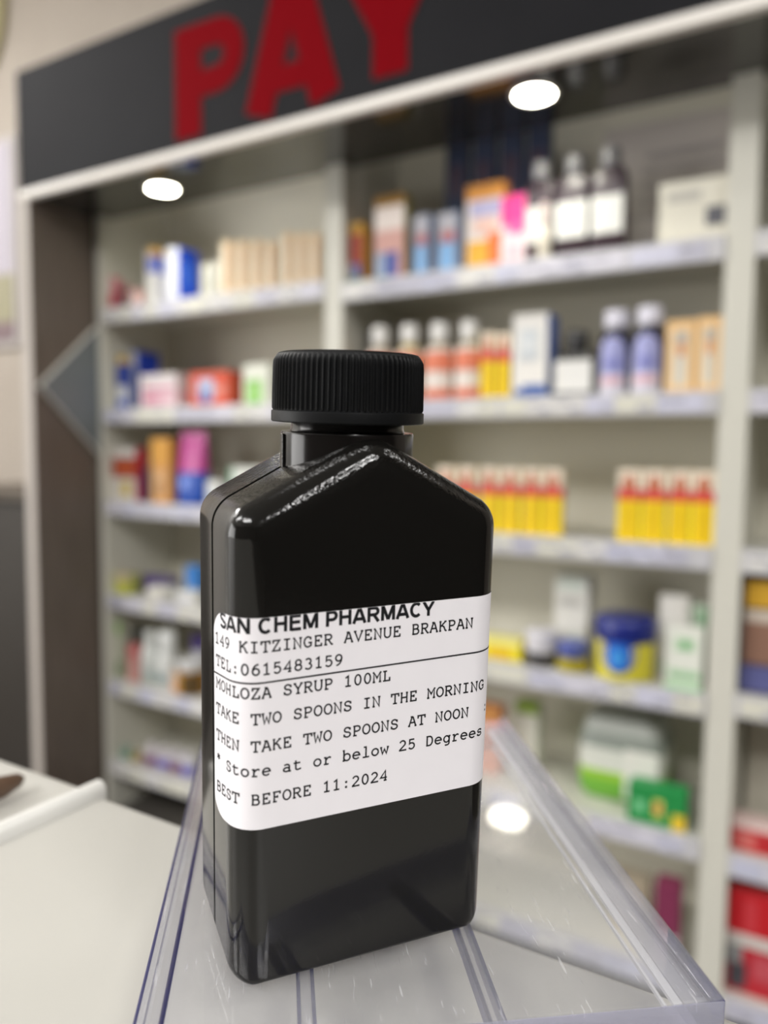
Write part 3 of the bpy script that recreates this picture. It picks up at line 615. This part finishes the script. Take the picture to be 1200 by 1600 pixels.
# ------------------------------------------------------------------ the black medicine bottle
bt = thing('medicine_bottle', 'black plastic medicine bottle with ribbed cap and white pharmacy label on the clear stand', 'bottle', M=MBOT)
black = bpy.data.materials.new('black_bottle_plastic'); black.use_nodes = True
n_ = black.node_tree.nodes; l_ = black.node_tree.links; b = n_['Principled BSDF']
b.inputs['Base Color'].default_value = (.0062, .0058, .0052, 1); b.inputs['Roughness'].default_value = .11; b.inputs['IOR'].default_value = 1.41
tc = n_.new('ShaderNodeTexCoord'); no = n_.new('ShaderNodeTexNoise'); no.inputs['Scale'].default_value = 14; no.inputs['Detail'].default_value = 2
bp = n_.new('ShaderNodeBump'); bp.inputs['Distance'].default_value = .01
sx = n_.new('ShaderNodeSeparateXYZ'); mr = n_.new('ShaderNodeMapRange'); l_.new(tc.outputs['Object'], sx.inputs[0]); l_.new(sx.outputs['Z'], mr.inputs['Value'])
for k_, v_ in (('From Min', 8.2), ('From Max', 8.9), ('To Min', .004), ('To Max', .075)): mr.inputs[k_].default_value = v_   # grained moulding on the shoulders
l_.new(mr.outputs['Result'], bp.inputs['Strength'])
l_.new(tc.outputs['Object'], no.inputs[0]); l_.new(no.outputs[0], bp.inputs['Height']); l_.new(bp.outputs[0], b.inputs['Normal'])
capm = noise_mat('black_cap_plastic', '08090a', '0c0d0f', 4, .46, bump=.1, bscale=30, spec=.2)

neckm = mat('100e0d', .16, 0, .4)

def pent(dside, droof, dbot, rad_scale=0):
    """gabled outline with its sides, roof and bottom moved inward; corners rounded; list of (x, z)"""
    sl = (HP-HS)/(W/2); rn = math.sqrt(1+sl*sl)
    x = W/2-dside; ztop = HP-droof*rn
    V = [(-x, dbot), (x, dbot), (x, ztop-sl*x), (0, ztop), (-x, ztop-sl*x)]
    rad = [max(.10, r-dd) for r, dd in zip((.42, .42, .62, .7, .62), (dside,)*5)]
    out = []
    for i in range(5):
        p = Vector(V[i]); a_ = (Vector(V[i-1])-p).normalized(); c_ = (Vector(V[(i+1) % 5])-p).normalized()
        half = a_.angle(c_)/2; tl = rad[i]/math.tan(half); cen = p+(a_+c_).normalized()*(rad[i]/math.sin(half))
        s0 = p+a_*tl-cen; s1 = p+c_*tl-cen; ang = s0.angle_signed(s1) if s0.length > 1e-9 else 0
        a0 = math.atan2(s0.y, s0.x); da = math.atan2(s0.x*s1.y-s0.y*s1.x, s0.dot(s1))
        for k in range(9):
            th = a0+da*k/8; out.append((cen.x+rad[i]*math.cos(th), cen.y+rad[i]*math.sin(th)))
    return out
q = MB(); rings = []
def loop(y, d, db): rings.append([(x, y, zz_) for x, zz_ in pent(d, d*1.05, db)])
for k in range(10):
    th = PI/2*k/9; d_ = RF*(1-math.sin(th)); loop(-D/2+RF*(1-math.cos(th)), d_, d_*.42)
loop(-.12, 0, 0); loop(-.075, 0, 0); loop(-.06, .09, .05); loop(.06, .09, .05); loop(.075, 0, 0); loop(.12, 0, 0)
for k in range(8):
    th = PI/2*k/7; d_ = .4*(1-math.cos(th)); loop(D/2-.4+.4*math.sin(th), d_, d_*.6)
q.rings(rings, black); q.build('body', bt, 32)
q = MB(); nn = 64
q.lathe([(1.27, 8.75), (1.25, 9.3), (1.25, 9.80), (1.235, 9.84), (1.08, 9.85), (1.06, 9.9), (1.06, 10.2)], neckm, nn); q.build('neck', bt, 40)
for a_ in (-1.245, 1.245): solid('mould_line', (a_-.045, a_+.045, -.09, .09, 8.8, 9.8), black, bt, bevel=.02)

# ribbed cap
NR = 84; per = 10; N = NR*per
prof = [(HCAP, 1.30, 0), (HCAP+.01, 1.41, 0), (HCAP+.03, 1.43, 0), (HCAP+.19, 1.43, 0), (HCAP+.21, 1.425, 0), (HCAP+.225, 1.395, 0), (HCAP+.235, 1.39, .6), (HCAP+.27, 1.39, 1), (HCAP+.6, 1.385, 1), (HCAP+1.02, 1.375, 1), (HCAP+1.12, 1.37, .9), (HCAP+1.17, 1.355, .55), (HCAP+1.20, 1.345, .1), (HCAP+1.225, 1.335, 0), (HCAP+1.262, 1.30, 0), (HCAP+1.275, 1.25, 0), (HCAP+1.278, 1.0, 0)]
rings = []
for zz_, r, am in prof:
    ring = []
    for k in range(N):
        ph = (k % per)/per; hgt = max(0, math.cos(2*PI*ph))**.6 if math.cos(2*PI*ph) > 0 else 0
        a_ = 2*PI*k/N; rr_ = r + am*(.042*hgt - .012); ring.append((rr_*math.cos(a_), rr_*math.sin(a_), zz_))
    rings.append(ring)
q = MB(); q.rings(rings, capm); q.build('cap', bt, 35)
q = MB()
for (aa, zb, ln, wd) in ((-.62, 11.08, .12, .03), (-.60, 10.98, .10, .025), (-.64, 10.93, .05, .02)):
    for s_ in range(1):
        pts = [(aa, zb), (aa+.012, zb+ln*.5), (aa+.004, zb+ln)]
        L_, R_ = ribbon(pts, wd, .02)
        m3 = lambda p: ((1.43)*math.cos(p.x), (1.43)*math.sin(p.x), p.y)
        k = len(L_); q.add([m3(p) for p in L_]+[m3(p) for p in R_], [(i, i+1, k+i+1, k+i) for i in range(k-1)], mat('6a6c70', .6))
tag(q.build('scuff_mark', bt), 'pale scuff near the cap rim')

# ---- label wrapped round the left front corner
XFL = W/2-RF
def surf(s, z_, off_=.0):
    r = RF+off_
    if s < -XFL:
        th = (-XFL-s)/RF
        T0 = 1.30                                   # the paper springs off the corner in a tangent past this angle
        if th <= T0: return (-XFL-r*math.sin(th), -D/2+RF-r*math.cos(th), z_)
        e_ = (th-T0)*RF; return (-XFL-r*math.sin(T0)-e_*math.cos(T0), -D/2+RF-r*math.cos(T0)+e_*math.sin(T0), z_)
    if s > XFL:
        th = min((s-XFL)/RF, PI/2); return (XFL+r*math.sin(th), -D/2+RF-r*math.cos(th), z_)
    return (s, -D/2-off_, z_)
SL, SR, LT, LB, TILT = -3.215, 2.72, 6.868, 3.128, .013
paper = noise_mat('white_label_paper', 'eeebf0', 'f0edf2', 2, .55)
ink = mat('16161a', .6, 0, .3)
q = MB(); ns = 120; cr = .38
rows = [[], []]
lo, hi = [], []
for k in range(ns+1):
    s = SL+(SR-SL)*k/ns
    if k < 14: s = SL+cr*(1-math.cos(PI/2*k/14))*1.0
    else: s = SL+cr+(SR-SL-cr)*(k-14)/(ns-14)
    e = 0
    if s < SL+cr: e = cr-math.sqrt(max(0, cr*cr-(SL+cr-s)**2))
    lo.append((s, LB+TILT*s+e)); hi.append((s, LT+TILT*s-e))
v = []
for (s, a_), (_, c_) in zip(lo, hi): v += [surf(s, a_, .006), surf(s, (a_+c_)/2, .006), surf(s, c_, .006)]
f = []
for k in range(ns): f += [(3*k, 3*k+3, 3*k+4, 3*k+1), (3*k+1, 3*k+4, 3*k+5, 3*k+2)]
q.add(v, f, paper); lab = tag(q.build('label', bt, 60), 'white paper label printed in black')

G = {}
def g(ch, *st): G[ch] = st
sw = .17
def hb_(x, y, w_=sw): return [(x-w_, y), (x+w_, y)]
g('A', [(.12, 0), (.45, 1)], [(.88, 0), (.55, 1)], [(.28, 1), (.56, 1)], [(.25, .36), (.75, .36)], hb_(.13, 0, .12), hb_(.87, 0, .12))
g('B', [(.12, 0), (.58, 0)]+arc(.58, .27, .26, .27, -90, 90)+[(.24, .54)], [(.12, 1), (.55, 1)]+arc(.55, .77, .22, .23, 90, -90), [(.24, 0), (.24, 1)])
g('C', arc(.5, .5, .36, .5, 42, 318, 18), [(.79, .98), (.79, .66)])
g('D', [(.12, 0), (.5, 0)]+arc(.5, .5, .34, .5, -90, 90, 14)+[(.12, 1)], [(.22, 0), (.22, 1)])
g('E', [(.12, 0), (.82, 0), (.82, .26)], [(.12, 1), (.80, 1), (.80, .76)], [(.24, 0), (.24, 1)], [(.24, .52), (.56, .52)], [(.56, .38), (.56, .66)])
g('F', [(.12, 0), (.52, 0)], [(.12, 1), (.84, 1), (.84, .76)], [(.26, 0), (.26, 1)], [(.26, .5), (.58, .5)], [(.58, .36), (.58, .64)])
g('G', arc(.5, .5, .37, .5, 45, 300, 16)+[(.80, .12), (.80, .42)], [(.54, .42), (.92, .42)], [(.77, .98), (.77, .70)])
g('H', [(.2, 0), (.2, 1)], [(.8, 0), (.8, 1)], [(.2, .5), (.8, .5)], hb_(.2, 0, .12), hb_(.8, 0, .12), hb_(.2, 1, .12), hb_(.8, 1, .12))
g('I', [(.5, 0), (.5, 1)], hb_(.5, 0, .3), hb_(.5, 1, .3))
g('K', [(.2, 0), (.2, 1)], [(.2, .42), (.78, 1)], [(.4, .58), (.62, .42), (.80, 0)], hb_(.2, 0, .12), hb_(.2, 1, .12), hb_(.78, 1, .13), [(.78, 0), (.96, 0)])
g('L', [(.12, 0), (.86, 0), (.86, .36)], [(.34, 0), (.34, 1)], hb_(.34, 1, .22))
g('M', [(.16, 0), (.16, 1), (.5, .42), (.84, 1), (.84, 0)], hb_(.16, 0, .14), hb_(.84, 0, .14), [(.02, 1), (.18, 1)], [(.82, 1), (.98, 1)])
g('N', [(.2, 0), (.2, 1), (.8, 0), (.8, 1)], hb_(.2, 0, .14), [(.04, 1), (.22, 1)], hb_(.8, 1, .14))
g('O', arc(.5, .5, .38, .5, 0, 360, 24))
g('P', [(.24, 0), (.24, 1)], [(.1, 1), (.56, 1)]+arc(.56, .73, .28, .27, 90, -90)+[(.24, .46)], [(.1, 0), (.5, 0)])
g('R', [(.2, 0), (.2, 1)], [(.06, 1), (.54, 1)]+arc(.54, .75, .26, .25, 90, -90)+[(.2, .5)], [(.48, .5), (.82, 0), (.97, 0)], [(.06, 0), (.38, 0)])
g('S', arc(.5, .76, .3, .24, 25, 270, 10)+arc(.5, .26, .33, .26, 90, -160, 10), [(.80, .99), (.80, .72)], [(.18, .02), (.18, .32)])
g('T', [(.1, .70), (.1, 1), (.9, 1), (.9, .70)], [(.5, 0), (.5, 1)], hb_(.5, 0, .22))
g('U', [(.18, 1), (.18, .34)]+arc(.5, .34, .32, .34, 180, 360, 10)+[(.82, 1)], hb_(.18, 1, .14), hb_(.82, 1, .14))
g('V', [(.12, 1), (.5, 0), (.88, 1)], hb_(.14, 1, .14), hb_(.86, 1, .14))
g('W', [(.12, 1), (.28, 0), (.5, .66), (.72, 0), (.88, 1)], hb_(.14, 1, .14), hb_(.86, 1, .14))
g('X', [(.12, 0), (.88, 1)], [(.12, 1), (.88, 0)])
g('Y', [(.14, 1), (.5, .45), (.86, 1)], [(.5, 0), (.5, .45)], hb_(.16, 1, .14), hb_(.84, 1, .14), hb_(.5, 0, .2))
g('Z', [(.2, .72), (.2, 1), (.8, 1), (.16, 0), (.84, 0), (.84, .3)])
g('0', arc(.5, .52, .31, .52, 0, 360, 24))
g('1', [(.2, .86), (.5, 1.04), (.5, 0)], hb_(.5, 0, .3))
g('2', arc(.48, .74, .3, .3, 165, -35, 12)+[(.16, .04), (.16, 0), (.84, 0), (.84, .1)])
g('3', arc(.46, .78, .27, .26, 150, -80, 10), arc(.46, .27, .33, .28, 80, -150, 12))
g('4', [(.68, 0), (.68, 1.04), (.14, .3), (.86, .3)], [(.5, 0), (.84, 0)])
g('5', [(.78, 1.02), (.26, 1.02), (.24, .56)]+arc(.47, .32, .33, .33, 120, -150, 14))
g('6', arc(.76, .32, .56, .72, 90, 180, 8)+arc(.51, .32, .31, .32, 180, -180, 20))
g('7', [(.16, .8), (.16, 1.02), (.82, 1.02), (.44, 0)])
g('8', arc(.5, .78, .27, .26, 0, 360, 18), arc(.5, .27, .32, .28, 0, 360, 18))
g('9', arc(.24, .72, .56, .74, -90, 0, 8)+arc(.49, .72, .31, .32, 0, 360, 20))
g(':', arc(.5, .09, .05, .05, 0, 360, 8), arc(.5, .62, .05, .05, 0, 360, 8))
g('*', [(.5, .4), (.5, 1.1)], [(.2, .57), (.8, .93)], [(.2, .93), (.8, .57)])
g('a', [(.2, .66)]+arc(.46, .5, .26, .22, 120, 0, 8)+[(.72, 0), (.9, 0)], arc(.44, .2, .3, .2, 0, 360, 16))
g('b', [(.06, 1.08), (.2, 1.08), (.2, 0), (.06, 0)], arc(.52, .35, .34, .36, 0, 360, 20))
g('e', [(.16, .38), (.86, .38)]+arc(.5, .36, .36, .36, 4, 318, 18))
g('g', arc(.46, .37, .32, .35, 0, 360, 18), [(.92, .7), (.78, .7), (.78, -.08)]+arc(.52, -.08, .26, .22, 0, -90, 6)+[(.28, -.3)])
g('l', [(.26, 1.08), (.52, 1.08), (.52, 0)], hb_(.52, 0, .36))
g('o', arc(.5, .35, .35, .36, 0, 360, 20))
g('r', [(.14, 0), (.66, 0)], [(.14, .7), (.34, .7), (.34, 0)], [(.34, .42), (.56, .66), (.72, .72), (.88, .62)])
g('s', arc(.5, .53, .27, .18, 30, 265, 10)+arc(.5, .18, .3, .19, 85, -155, 10), [(.76, .72), (.76, .52)], [(.2, 0), (.2, .22)])
g('t', [(.34, .98), (.34, .2)]+arc(.54, .2, .2, .2, 180, 290, 8)+[(.88, .1)], [(.1, .7), (.8, .7)])
g('w', [(.1, .7), (.28, 0), (.5, .5), (.72, 0), (.9, .7)], [(.0, .7), (.24, .7)], [(.76, .7), (1, .7)])
g('n', [(.1, .7), (.24, .7), (.24, 0)], [(.24, .5)]+arc(.52, .44, .27, .27, 150, 0, 8)+[(.79, 0)], hb_(.24, 0, .14), hb_(.79, 0, .14))

def put_stroke(q, pts, wd, off_, ztop=None, mt=ink):
    L_, R_ = ribbon(pts, wd, .035); k = len(L_)
    def mp(p):
        y = p.y
        if ztop is not None: y = min(y, ztop+TILT*p.x)
        return surf(p.x, y, off_)
    q.add([mp(p) for p in L_]+[mp(p) for p in R_], [(i, i+1, k+i+1, k+i) for i in range(k-1)], mt)
def line(txt, z0, x0=-3.15, pitch=.182, cap=.176, st=.030, end=None):
    q = MB()
    for i, ch in enumerate(txt):
        if ch == ' ': continue
        for s_ in G[ch]:
            pts = [(x0+(i+.02+x*.96)*pitch, 0+y*cap) for x, y in s_]
            pts = [(x, z0+TILT*x+y) for x, y in pts]
            if len(pts) > 1: put_stroke(q, pts, st, .0085, LT-.004)
    q.build('printed_text', lab)
# heading in bold sans capitals, running up to the cut of the paper
BOLD = {'S': (.667, [arc(.5, .735, .34, .265-.075, 20, 262, 12)+arc(.5, .265, .36, .265-.075, 82, -165, 12)]),
        'A': (.722, [[(.09, 0), (.47, 1)], [(.91, 0), (.53, 1)], [(.22, .29), (.78, .29)]]), 'N': (.722, [[(.17, 0), (.17, 1)], [(.83, 0), (.83, 1)], [(.19, .96), (.81, .04)]]),
        'C': (.722, [arc(.52, .5, .36, .425, 45, 315, 18)]), 'H': (.722, [[(.18, 0), (.18, 1)], [(.82, 0), (.82, 1)], [(.18, .53), (.82, .53)]]),
        'E': (.667, [[(.2, 0), (.2, 1)], [(.2, .925), (.9, .925)], [(.2, .53), (.85, .53)], [(.2, .075), (.92, .075)]]),
        'M': (.833, [[(.15, 0), (.15, 1)], [(.85, 0), (.85, 1)], [(.17, 1), (.5, .06)], [(.83, 1), (.5, .06)]]),
        'P': (.667, [[(.2, 0), (.2, 1)], [(.2, .925), (.58, .925)]+arc(.58, .68, .27, .245, 90, -90)+[(.2, .435)]]),
        'R': (.722, [[(.18, 0), (.18, 1)], [(.18, .925), (.58, .925)]+arc(.58, .7, .25, .225, 90, -90)+[(.18, .475)], [(.55, .45), (.88, 0)]]),
        'Y': (.667, [[(.5, 0), (.5, .45)], [(.5, .4), (.08, 1)], [(.5, .4), (.92, 1)]])}
q = MB(); x = -2.99; em = .362
for ch in 'SAN CHEM PHARMACY':
    if ch == ' ': x += .278*em; continue
    adv, sts = BOLD[ch]
    for s_ in sts:
        pts = [(x+a_*adv*em, 6.60+TILT*(x+a_*adv*em)+c_*.27) for a_, c_ in s_]
        put_stroke(q, pts, .058, .0085, LT-.003)
    x += adv*em
tag(q.build('printed_text', lab), 'bold heading cut by the label edge')
line('149 KITZINGER AVENUE BRAKPAN', 6.285, x0=-3.185, pitch=.1838)
line('TEL:0615483159', 5.895)
line('MOHLOZA SYRUP 100ML', 5.485)
line('TAKE TWO SPOONS IN THE MORNING', 5.03)
line('THEN TAKE TWO SPOONS AT NOON  :', 4.545)
line('* Store at or below 25 Degrees', 4.105)
line('BEST BEFORE 11:2024', 3.59)
q = MB(); put_stroke(q, [(-3.25, 5.77+.022*-3.25), (2.6, 5.77+.022*2.6)], .03, .0085); tag(q.build('printed_rule', lab), 'thin black line across the label')
